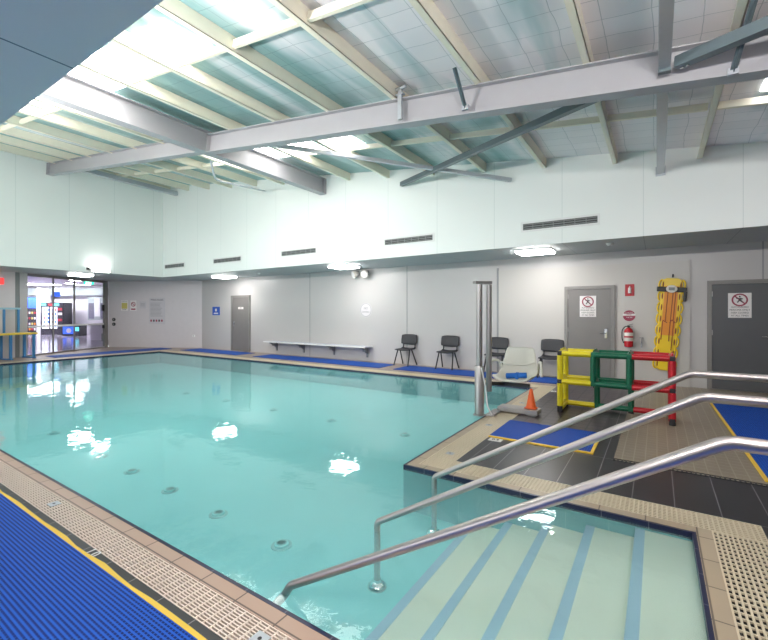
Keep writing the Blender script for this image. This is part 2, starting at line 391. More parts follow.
# ------------------------------------------------------------------ basin, steps, water
b = rects([(PX0, -1.38, PY0, PY1)], FZ-.1, FZ); b = MB()
b.box(PX0, PX1, PY0, PY1, FZ-.1, FZ).box(PX1, AX1, PY0, AY1, FZ-.1, FZ)
b.build('floor', 'pool', kind='structure')
b = MB()
w = .08
b.box(PX0-w, AX1+w, PY0-w-.001, PY0-.001, FZ-.1, -.051).box(PX0-w, PX0-.001, PY0, PY1+w, FZ-.1, -.051).box(AX1+.001, AX1+w, PY0, AY1+w, FZ-.1, -.051)
b.box(PX1+.001, AX1, AY1+.001, AY1+w, FZ-.1, -.051).box(PX1+.001, PX1+w, AY1+w, PY1+w, FZ-.1, -.051).box(PX0, PX1, PY1+.001, PY1+w, FZ-.1, -.051)
b.build('wall_pool', 'poolw', kind='structure')
stp = thing('pool_steps', 'submerged pale pool steps with blue nosing strips beneath the three handrails', 'steps', (-.6, PY0, FZ))
xs = [-.10, -.42, -.73, -1.04, -1.35]; zs = [-.06, -.13, -.20, -.28, -.36]
for i, (x, z) in enumerate(zip(xs, zs)):
    x1 = AX1 if i == 0 else xs[i-1]
    MB().box(x-.03+.6, x1-.03+.6 if i else x1+.6, .002, AY1-PY0-.002, .001, z-FZ).build('step', 'step', stp)
    MB().box(x-.032+.6, x+.028+.6, .002, AY1-PY0-.002, z-FZ-.03, z-FZ+.003).build('nosing_strip', 'nosing', stp, label='blue nosing strip')
W = MB(); W.quad((PX0, PY0, -.035), (AX1, PY0, -.035), (AX1, AY1, -.035), (PX1, AY1, -.035), (PX1, PY1, -.035), (PX0, PY1, -.035))
o = W.build('pool_water', 'water'); tag(o, 'still turquoise water filling the whole indoor pool', 'water', kind='stuff')
def jet(x, y, lab):
    t = thing('floor_inlet', lab, 'pool inlet', (x, y, FZ), group='round floor inlets in the pool')
    b = MB().lathe([(.085, 0), (.085, .006), (.078, .008), (.066, .004)], n=28); b.build('outer_ring', 'ring', t, smooth=True)
    MB().lathe([(.06, 0), (.058, .02), (.045, .024), (.01, .022)], n=24).build('cover', 'pool', t, smooth=True)
    MB().lathe([(.043, .0243), (.043, .027), (.036, .027), (.036, .0243)], n=24).build('inner_ring', 'ring', t)
ords = ['nearest', 'second nearest', 'third nearest', 'fourth nearest', 'fifth nearest', 'sixth nearest', 'seventh nearest']
for i in range(7):
    jet(-2.59-.90*i, 2.39+.035*i, 'round grey inlet on the pool floor, %s in the row along the near grate' % ords[i])
for i in range(5):
    jet(-3.3-1.5*i, 5.6, 'round grey inlet on pool floor further out, %s in the middle row' % ords[i])

# ------------------------------------------------------------------ mats
def matmesh(x0, x1, y0, y1, m, lab, border=(), wav=0, rz=0):
    ox, oy = (x0+x1)/2, (y0+y1)/2
    t = thing('foam_mat' if False else 'deck_mat', lab, 'mat', (ox, oy, 0), rz)
    X0, X1, Y0, Y1 = x0-ox, x1-ox, y0-oy, y1-oy
    MB().box(X0, X1, Y0, Y1, .001, .014).build('mat_sheet', m, t)
    e = MB(); w = .03
    if 'n' in border:
        n = 60; pts = []
        for i in range(n+1):
            x = X0+(X1-X0)*i/n; pts.append(x)
        for i in range(n):
            xa, xb = pts[i], pts[i+1]
            ya = Y1+wav*math.sin(xa*9+1)+wav*.6*math.sin(xa*23); yb = Y1+wav*math.sin(xb*9+1)+wav*.6*math.sin(xb*23)
            e.prism([(xa, Y1-.012), (xb, Y1-.012), (xb, yb+.012), (xa, ya+.012)], .001, .016)
    if 's' in border: e.box(X0, X1, Y0-w, Y0, .001, .016)
    if 'w' in border: e.box(X0-w, X0, Y0-(w if 's' in border else 0), Y1, .001, .016)
    if 'e' in border: e.box(X1, X1+w, Y0-(w if 's' in border else 0), Y1, .001, .016)
    if border: e.build('edging', 'yel', t, label='yellow edging strip')
matmesh(-9.5, 1.2, -1.6, 1.115, 'mat', 'large ribbed blue mat with wavy yellow edge in the left foreground', 'n', .006)
matmesh(-1.69, -.59, 4.87, 5.72, 'mat', 'small blue mat with yellow edging on dark tiles in front of the orange cone', 'se')
matmesh(.79, 2.6, 4.95, 8.6, 'mat', 'blue mat with yellow edge on taupe tiles before the right door', 'ws', rz=.02)
matmesh(-15.6, -12.2, 9.15, 9.98, 'matfar', 'far blue mat strip in front of the narrow grey door')
matmesh(-11.3, -6.2, 9.15, 9.98, 'matfar', 'long blue mat strip under the wall bench')
matmesh(-5.75, -1.75, 9.15, 9.98, 'matfar', 'blue mat strip in front of the black chairs')
matmesh(-17.3, -16.45, 5.4, 9.3, 'matfar', 'blue mat strip in front of the glass entrance')
# depth markings
t = thing('depth_marking', 'white depth number on the black tile, half hidden by the big blue mat', 'depth marking', (-2.93, 1.152, .0))
text('1.0', .085, 'white', t, (0, 0, .002), (0, 0, 0))
for (x, y, l) in ((-1.58, 4.77, 'white depth marking plate at front left corner of the small blue mat'), (-1.60, 8.3, 'white depth marking plate on dark tiles behind the orange cone'),):
    t = thing('depth_marking', l, 'depth marking', (x, y, 0))
    MB().box(-.075, .075, -.055, .055, 0, .004).build('plate', 'sign', t); text('0.9', .07, 'ink', t, (0, 0, .005), (0, 0, 0))
for (x, y, l) in ((-1.83, 4.05, 'small grey skimmer lid in the beige grate at the pool corner'), (-1.86, 5.35, 'small grey skimmer lid in beige grate left of the small blue mat'), (-1.86, 6.95, 'small grey skimmer lid in beige grate behind the orange cone'), (-3.93, 1.28, 'small square grey lid in the cream grate at left'), (-1.52, 1.27, 'small square grey lid in the cream grate at bottom edge')):
    t = thing('grate_lid', l, 'drain lid', (x, y, 0)); MB().box(-.04, .04, -.035, .035, .0, .005).build('lid', 'galv', t, bevel=.002); MB().lathe([(.010, .005), (.010, .006), (.004, .006)]).build('screw', 'black', t)

# ------------------------------------------------------------------ room shell
# lower back wall
MB().box(-15.9, 6, WY, WY+.2, 0, SZ).build('wall_back', 'wall_lo', kind='structure')
MB().box(-3.31, .55, WY-.035, WY-.001, .0, 2.53).build('trim_4', 'wall_lo2', kind='structure')
b = MB()
for x in (-9.76, -5.98, 1.64): b.box(x-.012, x+.012, WY-.006, WY-.001, 0, SZ)
b.box(-3.36, -3.315, WY-.03, WY-.001, .0, 2.6)
b.build('trim_5', mat('wall_joint_strip', (.30, .30, .31), .5), kind='structure')
# bulkheads (upper walls)
MB().box(LX-.1, 6, BY, BY+.15, SZ, 6.6).build('wall_back_upper', 'wall_up', kind='structure')
MB().box(LX-.15, LX, NY-.15, BY, SZ, 6.6).build('wall_left_upper', 'wall_upY', kind='structure')
MB().box(LX-.15, 6, NY-.15, NY, SZ+.001, 6.6).build('wall_near_upper', 'wall_up', kind='structure')
MB().box(6, 6.15, -5, WY+.2, 0, 6).build('wall_right', 'wall_lo', kind='structure')
MB().box(-2.5, 6, -5.15, -5, 0, SZ).build('wall_near_blocker', 'wall_lo', kind='structure')  # added out of view, blocks daylight from behind to dim the right side
MB().box(-17.7, -17.55, -5, 4.67, 0, SZ).build('wall_left', 'wall_left', kind='structure')
# slim joint strip along the bulkhead foot
# soffits
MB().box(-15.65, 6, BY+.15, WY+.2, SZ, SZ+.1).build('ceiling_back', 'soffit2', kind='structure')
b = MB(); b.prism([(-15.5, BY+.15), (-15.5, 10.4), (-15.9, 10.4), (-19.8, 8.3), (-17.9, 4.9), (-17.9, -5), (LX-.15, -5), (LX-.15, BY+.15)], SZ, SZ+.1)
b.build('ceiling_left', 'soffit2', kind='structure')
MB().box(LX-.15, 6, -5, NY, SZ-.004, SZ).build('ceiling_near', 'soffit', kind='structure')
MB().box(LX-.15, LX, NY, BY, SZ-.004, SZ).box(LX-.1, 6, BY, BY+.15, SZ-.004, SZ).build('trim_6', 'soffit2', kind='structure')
# roof sheet
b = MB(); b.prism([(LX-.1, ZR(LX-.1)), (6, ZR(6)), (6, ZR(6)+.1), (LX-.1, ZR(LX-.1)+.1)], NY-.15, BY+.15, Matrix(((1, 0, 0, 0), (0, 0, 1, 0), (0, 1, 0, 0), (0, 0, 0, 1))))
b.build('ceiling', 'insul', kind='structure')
# entry wall at left, behind the pool end (skewed)
E0, E1 = Vector((-15.9, 10.27, 0)), Vector((-19.6, 8.3, 0)); ed = (E1-E0).normalized(); en = Vector((ed.y, -ed.x, 0))
if en.dot(Vector((0, 0, 0))-E0) < 0: en = -en
ea = math.atan2(-ed.y, -ed.x)
def onwall(s, z, off=0): p = E0+ed*s+en*off; return (p.x, p.y, z)
MB().bar((E0.x-en.x*.08, E0.y-en.y*.08, SZ/2), (E1.x-en.x*.08, E1.y-en.y*.08, SZ/2), .16, SZ).build('wall_entry', 'wall_left', kind='structure')
# grey column and return left of the glass
MB().box(-17.85, -17.60, 4.80, 5.0, 0, SZ).build('trim_7', mat('column_grey', (.42, .41, .41), .5), kind='structure')
MB().box(-17.70, -17.61, 4.68, 4.795, 0, SZ).build('trim_8', 'slat', kind='structure')

# ------------------------------------------------------------------ glass entrance
G0, G1 = Vector((-19.62, 8.25, 0)), Vector((-17.76, 5.02, 0)); gd = (G0-G1); GL = gd.length; gd.normalize()
ga = math.atan2(gd.y, gd.x)
t = thing('glass_door_screen', 'glazed sliding door screen with thin grey frame at the far left end of pool', 'glass door', (G1.x, G1.y, 0), ga)
MB().box(0, GL, -.04, .04, 2.72, SZ).build('head_rail', 'doorf', t)
for x0, x1 in ((.0, 1.05), (1.05, 2.0), (2.0, 3.55)):
    MB().box(x0+.02, x1-.02, -.006, .006, .05, 2.72).build('glass_pane', 'glass', t)
    MB().box(x0-.012, x0+.012, -.03, .03, 0, 2.72).build('mullion', 'dullss', t)
MB().box(3.55, GL, -.05, .05, 0, 2.72).build('door_jamb', 'doorf', t)
MB().box(0, 3.55, -.03, .03, 0, .05).build('bottom_rail', 'dullss', t)
MB().box(.05, 3.5, -.045, -.012, .97, 1.03).build('push_bar', 'white', t, label='white horizontal push bar')
MB().box(3.4, 3.5, -.07, -.01, 1.55, 1.8).build('lock_box', 'black', t)
MB().box(3.44, 3.5, -.07, -.01, .82, .95).build('lock_box', 'black', t)
MB().box(3.4, 3.5, -.07, -.01, .28, .6).build('lock_box', 'slat', t)
MB().bar((G1.x-.05, G1.y, 3.08), (G0.x, G0.y, 3.08), .1, .54).build('wall_header', 'foyw', kind='structure')

# foyer behind the glass
FL = [(-17.8, 5.03), (-19.72, 8.3), q(-18.4, 28.3)[:2], q(-26, 28.3)[:2]]
MB().prism(FL, -.1, 0).build('floor', 'foyfloor', kind='structure')
MB().prism(FL, 3.32, 3.42).build('ceiling_foyer', 'foyc', kind='structure')
MB().bar(q(-27, 28.4, 1.66), q(-17.5, 28.4, 1.66), .2, 3.32).build('wall_foyer', 'foyw', kind='structure')
p = FL[3]; MB().bar((-17.9, 5.0, 1.66), (p[0], p[1], 1.66), .1, 3.32).build('wall_foyer_left', 'foyw', kind='structure')
p = FL[2]; MB().bar((-19.9, 8.5, 1.66), (p[0], p[1], 1.66), .1, 3.32).build('wall_foyer_right', 'foyw', kind='structure')
FA = math.radians(33.4)
def fthing(name, lab, cat, px, f, group=None):
    r = (px-384)/414*f; return thing(name, lab, cat, q(r, f), FA, group)
MB().box(-27+24, -18.8+24, -.15, .25, 2.62, 3.1).build('trim_9', 'foyg', loc=q(-24, 28), rz=FA, kind='structure')
t = fthing('vending_machine', 'tall black drinks vending machine with two lit white windows seen through glass door', 'vending machine', 53, 27)
MB().box(-.80, .66, 0, .8, 0, 2.12).build('cabinet', 'vend', t, bevel=.02)
for x in (-.68, -.14): MB().box(x, x+.42, -.02, 0, .42, 1.82).build('display_window', 'vglow', t)
for k in range(5):
    for x in (-.6, -.35, -.06, .14):
        MB().box(x, x+.11, -.035, -.021, .52+.26*k, .66+.26*k).build('drink_row', random.choice(['vblue', 'vred', 'vend', 'vcyan']), t)
for x, m in ((-.75, 'vcyan'), (-.3, 'vred'), (.1, 'vcyan')): MB().box(x, x+.3, -.02, 0, 1.9, 2.05).build('header_panel', m, t)
for z, m in ((1.6, 'vred'), (1.3, 'sign'), (.9, 'vred')): MB().box(.34, .60, -.02, 0, z, z+.16).build('side_picture', m, t)
t = fthing('vending_machine', 'dark snack machine with blue top at left edge of the glass door', 'vending machine', 31, 27)
MB().box(-.38, .38, 0, .8, 0, 2.5).build('cabinet', 'vend', t, bevel=.02)
MB().box(-.36, .36, -.02, 0, 1.75, 2.45).build('header_panel', 'vblue', t)
for k in range(4):
    for j in range(4): MB().box(-.3+.17*j, -.2+.17*j, -.02, 0, .3+.36*k, .44+.36*k).build('snack_row', random.choice(['vred', 'sign', 'ysign', 'so']), t)
MB().box(-.13, .13, 0, .8, 0, 3.05).build('trim_10', 'white', loc=q((38.5-384)/414*27, 27), rz=FA, kind='structure')
t = fthing('display_fridge', 'low dark freezer chest with blue picture front beside the tall vending machine', 'freezer', 71, 26)
MB().box(-.58, .58, 0, .6, 0, .66).build('cabinet', 'vend', t, bevel=.02)
MB().box(-.5, .2, -.02, 0, .12, .58).build('front_picture', 'vblue', t); disc(.15, -.035, -.021, (-.12, .33)).build('emblem', 'sign', t)
MB().box(.25, .5, -.02, 0, .3, .55).build('side_picture', 'vcyan', t)
t = fthing('reception_counter', 'white reception counter behind the glass door, beside the right jamb', 'counter', 97.5, 22)
MB().box(-.38, .30, 0, .6, 0, .78).build('counter_body', 'foyw', t); MB().box(-.42, .32, -.04, .64, .78, .84).build('counter_top', 'white', t)
t = fthing('office_window', 'dark framed inner window behind the white reception counter', 'window', 97, 27.7)
MB().box(-.62, .62, 0, .06, .95, 2.5).build('window_frame', 'foyg', t)
for x0, x1 in ((-.55, -.2), (.25, .56)): MB().box(x0, x1, -.02, 0, 1.05, 2.1).build('window_pane', 'foyd', t)
MB().box(-.15, .2, -.03, 0, 1.2, 2.4).build('poster', 'white', t)
t = fthing('hanging_sign', 'small blue hanging sign in the foyer above vending machine', 'sign', 56, 25)
MB().box(-.24, .24, -.02, .02, 2.42, 2.72).build('sign_panel', 'vblue', t)
for x in (-.18, .18): MB().tube([(x, 0, 2.72), (x, 0, 3.32)], .006).build('hanging_rod', 'dullss', t)
fl_l = [(29, 26.5, 3.3, .55, .45), (49, 26.8, 3.3, .55, .3), (70, 25.7, 3.3, .12, .2), (77, 23.3, 3.3, .25, .25), (79, 26.8, 3.3, .12, .2), (86, 27.2, 3.3, .12, .2)]
for i, (px, f, z, wx, wy) in enumerate(fl_l):
    lab = ['long white ceiling panel light in foyer at far left', 'long white ceiling panel light in foyer above the vending machine', 'small foyer downlight left of the blue sign end', 'small foyer downlight nearest the green exit sign', 'small foyer downlight below the exit sign', 'small foyer downlight furthest right in the foyer'][i]
    t = fthing('foyer_ceiling_light', lab, 'ceiling light', px, f, 'ceiling lights in the foyer')
    MB().box(-wx-.03, wx+.03, -wy-.03, wy+.03, 3.27, 3.32).build('lamp_frame', 'white', t); MB().box(-wx, wx, -wy, wy, 3.255, 3.27).build('lamp_diffuser', 'foy', t)

# exit sign under the soffit
t = thing('exit_sign', 'lit green and white running man exit sign below the soffit over the glass door', 'exit sign', q(-12.05, 16.9, 0), FA)
MB().box(-.18, .18, -.03, .03, 2.62, 2.80).build('sign_box', 'green', t)
MB().box(-.01, .05, -.04, -.031, 2.64, 2.78).box(.09, .13, -.04, -.031, 2.64, 2.78).build('arrow_panel', 'exitw', t)
MB().tube([(-.11, -.036, 2.64), (-.08, -.036, 2.69), (-.06, -.036, 2.73)], .010, 8).tube([(-.08, -.036, 2.69), (-.04, -.036, 2.65)], .009, 8).tube([(-.1, -.036, 2.72), (-.03, -.036, 2.71)], .008, 8).lathe([(.003, -.012), (.012, 0), (.003, .012)], (-.055, -.036, 2.75), 10).build('running_man', 'exitw', t)
MB().box(-.02, .02, -.02, .02, 2.80, 2.81).build('mount', 'white', t)

# ------------------------------------------------------------------ signs on the entry wall
def wallsign(s, z, w, h, m, lab, name='wall_sign'):
    t = thing(name, lab, 'sign', onwall(s, z, .002), ea)
    MB().box(-w/2, w/2, -.008, 0, -h/2, h/2).build('sign_plate', m, t); return t
t = wallsign(3.45, 1.77, .30, .44, 'sign', 'yellow warning sign with grey bands, leftmost beside the glass door', )
MB().box(-.13, .13, -.012, -.009, -.13, .12).build('yellow_panel', 'ysign', t)
text('CAUTION', .055, 'ink', t, (0, -.012, .17)); text('SLIPPERY', .05, 'ink', t, (0, -.012, -.17))
t = wallsign(3.05, 1.77, .27, .44, 'sign', 'small sign with dark red emblem, second from glass door')
ring(.07, .10, -.014, -.009, (0, .06)).build('prohibition_ring', 'maroon', t)
MB().bar((-.07, -.0115, .13), (.07, -.0115, -.01), .004, .03, (0, 0, 1)).build('prohibition_bar', 'maroon', t)
MB().box(-.1, .1, -.012, -.009, -.18, -.12).build('red_band', 'maroon', t)
t = wallsign(2.62, 1.80, .30, .30, 'poster', 'faint grey notice sign between red emblem sign and tall rules poster')
for k in range(3): MB().box(-.1, .1, -.011, -.009, -.05+.05*k, -.035+.05*k).build('text_line', 'greyink', t)
t = wallsign(1.98, 1.55, .72, 1.12, 'poster', 'tall grey pool rules poster with curved heading on the entry wall', 'rules_poster')
text('POOL RULES', .1, 'ink', t, (0, -.011, .46))
for k in range(11): MB().box(-.3, .12+.15*random.random(), -.011, -.009, .32-.055*k, .337-.055*k).build('text_line', 'greyink', t)
for k in range(5): MB().box(-.3+.12*k, -.23+.12*k, -.011, -.009, -.46, -.37).build('icon', 'maroon' if k % 2 == 0 else 'ink', t)
for z, l in ((1.18, 'upper'), (.98, 'lower')):
    t = thing('door_switch', 'small round black door switch, %s of two beside the glass door' % l, 'switch', onwall(3.93, z, .002), ea)
    disc(.07, -.03, 0).build('switch_plate', 'black', t, smooth=True); disc(.03, -.04, -.03).build('button', 'slat', t)
t = thing('power_outlet', 'small white wall outlet low on the entry wall near the corner', 'outlet', onwall(.35, .5, .002), ea)
MB().box(-.05, .05, -.02, 0, -.04, .04).build('plate', 'white', t); disc(.02, -.024, -.02).build('socket', 'slat', t)
# red sign at the far left
t = thing('fire_alarm_sign', 'red lit fire sign on the wall at left edge above blue frame', 'sign', (-17.54, 4.1, 2.49), PI/2)
MB().box(-.25, .28, -.05, 0, -.1, .1).build('sign_box', 'redlit', t, bevel=.01); text('FIRE', .12, 'white', t, (-.0, -.052, 0))

# ------------------------------------------------------------------ back wall doors and signs
def door(n, x0, x1, h, m, hx, lab=None, wallf=WY):
    b = MB(); f = .07; y0, y1 = wallf-.05, wallf-.001
    b.box(x0, x0+f, y0, y1, .001, h).box(x1-f, x1, y0, y1, .001, h).box(x0+f, x1-f, y0, y1, h-f, h)
    d = b.build('door_%d' % n, 'doorf', kind='structure')
    MB().box(x0+f+.004, x1-f-.004, wallf-.032, wallf-.002, .012, h-f-.004).build('door_leaf', m, d)
    s = -1 if hx > (x0+x1)/2 else 1
    hb = MB().box(hx-.025, hx+.025, wallf-.042, wallf-.032, .93, 1.13)
    hb.tube(smoothpath([(hx, wallf-.042, 1.04), (hx, wallf-.09, 1.04), (hx+s*.12, wallf-.09, 1.04)], .02), .011, 10)
    hb.build('door_handle', 'chrome', d, smooth=True)
    lb = MB()
    ex = x0+f+.002 if s < 0 else x1-f-.01
    for z in (.25, 1.05, 1.8): lb.box(ex, ex+.012, wallf-.045, wallf-.03, z, z+.1)
    lb.build('door_hinge', 'dullss', d)
    return d
door(1, -13.92, -12.80, 2.14, 'door', -13.74)
door(2, -1.77, -.76, 2.08, 'door', -.93, wallf=WY-.035)
door(3, .82, 1.90, 2.11, 'doork', 1.73)
def nosign(x, z, w, h, y, lab, sz=1):
    t = thing('no_entry_sign', lab, 'sign', (x, y, z))
    MB().box(-w/2, w/2, -.006, 0, -h/2, h/2).build('sign_plate', 'sign', t)
    c = (0, h*.22)
    ring(.095*sz, .120*sz, -.010, -.0065, c).build('prohibition_ring', 'maroon', t)
    a = .075*sz
    MB().bar((-a, -.0125, c[1]+a), (a, -.0125, c[1]-a), .002, .022).build('prohibition_bar', 'maroon', t)
    g = MB(); g.tube([(0, -.009, c[1]+.01), (0, -.009, c[1]+.035)], .016, 8); g.tube([(-.05, -.009, c[1]+.03), (.045, -.009, c[1]+.02)], .008, 8)
    g.tube([(0, -.009, c[1]+.005), (-.035, -.009, c[1]-.05)], .01, 8); g.tube([(0, -.009, c[1]+.005), (.04, -.009, c[1]-.045)], .01, 8)
    g.lathe([(.003, -.016), (.015, 0), (.003, .016)], (0, -.009, c[1]+.062), 10); g.build('figure_pictogram', 'ink', t)
    for k, s_ in enumerate(('AUTHORISED', 'PERSONS ONLY', 'KEEP CLOSED', 'AT ALL TIMES')):
        text(s_, .042, 'ink', t, (0, -.008, -h*.07-k*.054))
nosign(-1.285, 1.625, .33, .47, WY-.035-.033, 'white no entry sign with red slashed circle on the middle grey door')
nosign(1.305, 1.625, .34, .47, WY-.033, 'white no entry sign with slashed circle on the dark right hand door')
t = thing('door_plate', 'small white name plate on the narrow far grey door', 'sign', (-13.33, WY-.034, 1.65))
MB().box(-.15, .15, -.006, 0, -.04, .04).build('plate', 'sign', t); text('STAFF', .05, 'ink', t, (0, -.008, 0))
t = thing('wall_sign', 'small blue sign with white symbol left of the narrow grey door', 'sign', (-14.92, WY-.002, 1.54))
MB().box(-.24, .24, -.008, 0, -.17, .17).build('sign_plate', 'bluesign', t); disc(.06, -.012, -.009, (0, .04)).build('symbol', 'sign', t)
MB().box(-.14, .14, -.012, -.009, -.12, -.07).build('text_line', 'sign', t)
t = thing('round_wall_sign', 'pale round notice sign on the wall below the twin emergency lights', 'sign', (-7.43, WY-.002, 1.56))
disc(.22, -.006, 0).build('sign_plate', mat('pale_sign', (.68, .64, .66), .5), t); ring(.19, .205, -.009, -.0065).build('sign_ring', 'greyink', t)
text('NO', .1, 'greyink', t, (0, -.008, .05)); text('DIVING', .08, 'greyink', t, (0, -.008, -.06))
PWY = WY-.037
t = thing('extinguisher_sign', 'red square sign with white extinguisher symbol above the round sign', 'sign', (-.485, PWY, 1.965))
MB().box(-.085, .085, -.006, 0, -.125, .125).build('sign_plate', 'signred', t)
MB().lathe([(.028, -.075), (.03, -.07), (.03, .035), (.012, .055), (.012, .075)], (0, -.006, .01), 14).build('extinguisher_symbol', 'sign', t)
t = thing('extinguisher_type_sign', 'round maroon and white extinguisher type sign between red sign and extinguisher', 'sign', (-.495, PWY, 1.42))
disc(.115, -.005, 0).build('sign_plate', 'maroon', t); MB().box(-.115, .115, -.008, -.0052, .0, .045).build('white_band', 'sign', t)
text('FIRE', .05, 'maroon', t, (0, -.010, .022)); text('WATER', .035, 'sign', t, (0, -.008, -.035)); text('EXTINGUISHER', .02, 'sign', t, (0, -.008, .07))

t = thing('fire_extinguisher', 'red fire extinguisher with cream label hanging on wall right of middle door', 'fire extinguisher', (-.50, PWY-.095, .76))
MB().lathe([(.06, 0), (.08, .012), (.083, .05), (.083, .33), (.07, .375), (.035, .405), (.022, .41)], n=28).build('cylinder', 'red', t, smooth=True)
MB().lathe([(.0838, .13), (.0842, .135), (.0842, .30), (.0838, .305)], n=28).build('label', 'label', t, smooth=True)
MB().lathe([(.0846, .20), (.0848, .202), (.0848, .235), (.0846, .237)], n=28).build('label_band', 'signred', t, smooth=True)
MB().lathe([(.02, .41), (.024, .42), (.022, .45), (.01, .455)], n=16).build('valve', 'black', t, smooth=True)
MB().bar((-.03, 0, .455), (.085, 0, .49), .022, .008).bar((-.02, 0, .445), (.08, 0, .44), .022, .008).build('trigger_handle', 'black', t)
MB().tube(smoothpath([(-.01, -.01, .43), (-.06, -.02, .44), (-.12, -.02, .36), (-.12, -.02, .17), (-.085, -.03, .08)], .05), .011, 10).build('hose', 'black', t, smooth=True)
MB().box(-.03, .03, .083, .095, .1, .42).build('wall_bracket', 'dullss', t)
t = thing('wall_tap', 'small dark wall tap between extinguisher and yellow spine board', 'tap', (-.27, PWY, .86))
MB().tube(smoothpath([(0, 0, 0), (0, -.07, 0), (0, -.09, -.1)], .03), .015, 10).build('spout', 'brack', t, smooth=True)
MB().tube([(0, -.04, 0), (0, -.04, .10)], .008, 8).tube([(-.035, -.04, .1), (.035, -.04, .1)], .009, 8).build('tap_handle', 'brack', t, smooth=True)

# spine board
t = thing('spine_board', 'yellow plastic spine board with orange centre and black head strap hung on the wall', 'spine board', (.115, PWY-.01, .31))
def halfw(z): return .235-.05*max(0, (1.0-z))/1.0 if z < 1.0 else .235
H_ = 1.88; outline = []
nn = 60
for i in range(nn+1):
    z = H_*i/nn; e = min(z, H_-z); w_ = .185-.03*(1-z/H_)
    if e < .12: w_ *= math.sqrt(max(0.0, 1-((.12-e)/.12)**2))*.5+.5
    outline.append((w_, z))
poly = outline+[(-a, z) for a, z in reversed(outline)]
flip = Matrix(((1, 0, 0, 0), (0, 0, 1, 0), (0, 1, 0, 0), (0, 0, 0, 1)))
MB().prism(poly, -.045, 0, flip).build('board_body', 'sb', t, bevel=.012)
for sgn in (-1, 1):
    for k in range(8):
        z = .13+.23*k; w_ = .185-.03*(1-z/H_)
        pts = [(sgn*(w_-.02+.055*math.sin(a)), -.025, z-.105*math.cos(a)) for a in [PI*j/10 for j in range(11)]]
        MB().tube(pts, .017, 8).build('grip_loop', 'sb', t, smooth=True)
        MB().prism([(sgn*(w_-.035)+.012*math.cos(a), z+.065*math.sin(a)) for a in [2*PI*j/12 for j in range(12)]], -.0475, -.044, flip).build('grip_slot', 'sr', t)
MB().box(-.115, .115, -.052, -.044, .72, 1.72).build('centre_pad', 'so', t, bevel=.004)
for x, z0, z1 in ((-.10, .62, 1.0), (-.055, 1.0, 1.70), (.03, .6, 1.70), (.085, .42, 1.0), (.075, 1.02, 1.7)):
    MB().box(x-.007, x+.007, -.058, -.052 if z0 > .7 else -.045, z0, z1).build('strap', 'sr', t)
MB().bar((-.1, -.056, 1.02), (-.02, -.056, .97), .006, .014).bar((.02, -.056, .97), (.05, -.056, 1.04), .006, .014).bar((.05, -.056, 1.04), (.12, -.056, .98), .006, .014).build('strap', 'sr', t)
MB().box(-.25, .25, -.085, -.045, 1.60, 1.70).box(.2, .26, -.085, -.045, 1.42, 1.62).build('head_strap', 'black', t, bevel=.015)
disc(.095, -.12, -.085, (0, 1.66), squash=.8).build('head_block', 'label', t, bevel=.01)
MB().box(-.05, .05, -.125, -.121, 1.63, 1.69).build('head_block_band', 'slat', t)
MB().tube([(0, -.02, 1.9), (0, .01, 1.96)], .012, 8).build('hook', 'black', t)
for o in t.children: pass
t.rotation_euler.y = .08

# ------------------------------------------------------------------ chairs
def chair(label):
    t = thing('plastic_chair', label, 'chair', group='charcoal chairs along the back wall')
    # moulded seat, front is -Y
    n = 8; b = MB(); V = []
    for j in range(n+1):
        y = -.20+.40*j/n
        for i in range(n+1):
            x = -.21+.42*i/n
            z = .445-.018*math.cos(PI*x/.42)*1-.012*max(0, -(y+.13))*8+.03*max(0, (y-.12)/.08)
            V.append((x, y, z))
    nb = len(V); F = []
    for j in range(n):
        for i in range(n):
            a = j*(n+1)+i; F.append((a, a+1, a+n+2, a+n+1))
    b.v = V; b.f = F; o = b.build('seat', 'chair', t, smooth=True); s = o.modifiers.new('s', 'SOLIDIFY'); s.thickness = .02
    V = []; F = []
    for j in range(n+1):
        z = .545+.285*j/n
        for i in range(n+1):
            u = -1+2*i/n; w_ = .225+.01*math.sin(PI*j/n); x = u*w_
            V.append((x, .20+.05*(j/n)-.035*u*u+(.008 if j in (0, n) else 0), z-(.02*u*u*u*u if j == n else 0)+(.03*u**4 if j == 0 else 0)))
    for j in range(n):
        for i in range(n):
            a = j*(n+1)+i; F.append((a, a+1, a+n+2, a+n+1))
    b = MB(); b.v = V; b.f = F; o = b.build('backrest', 'chair', t, smooth=True); s = o.modifiers.new('s', 'SOLIDIFY'); s.thickness = .022
    for sx in (-1, 1):
        MB().tube(smoothpath([(sx*.175, .16, .45), (sx*.178, .21, .48), (sx*.175, .225, .62)], .03), .017, 8).build('back_upright', 'chair', t, smooth=True)
        MB().tube([(sx*.18, -.08, .435), (sx*.215, -.235, .012)], .017, 10).build('leg', 'chleg', t, smooth=True)
        MB().tube([(sx*.18, .02, .435), (sx*.215, .235, .012)], .017, 10).build('leg', 'chleg', t, smooth=True)
        MB().tube([(sx*.18, -.13, .432), (sx*.18, .12, .432)], .013, 8).build('seat_rail', 'chleg', t, smooth=True)
        for y in (-.235, .235): MB().lathe([(.018, 0), (.018, .02), (.012, .03)], (sx*.216, y, 0), 10).build('foot', 'rubber', t)
    return t
c0 = chair('charcoal plastic chair with black legs, leftmost of the four, nearest to the bench')
labs = [(-5.88, 10.0, -.02, None), (-4.60, 9.99, .05, 'charcoal plastic chair standing alone between the leftmost chair and the pool lift posts'),
        (-3.30, 9.97, 0, 'charcoal plastic chair partly hidden behind the steel pool lift posts'), (-2.03, 9.97, 0, 'charcoal plastic chair between white lift seat and yellow frame')]
for i, (x, y, r, l) in enumerate(labs):
    o = c0 if i == 0 else copy_tree(c0)
    o.location = (x, y, .015 if y < 9.99 or True else 0); o.rotation_euler.z = r
    if l: o['label'] = l
    o.scale = (1.06, 1.0, 1.03)
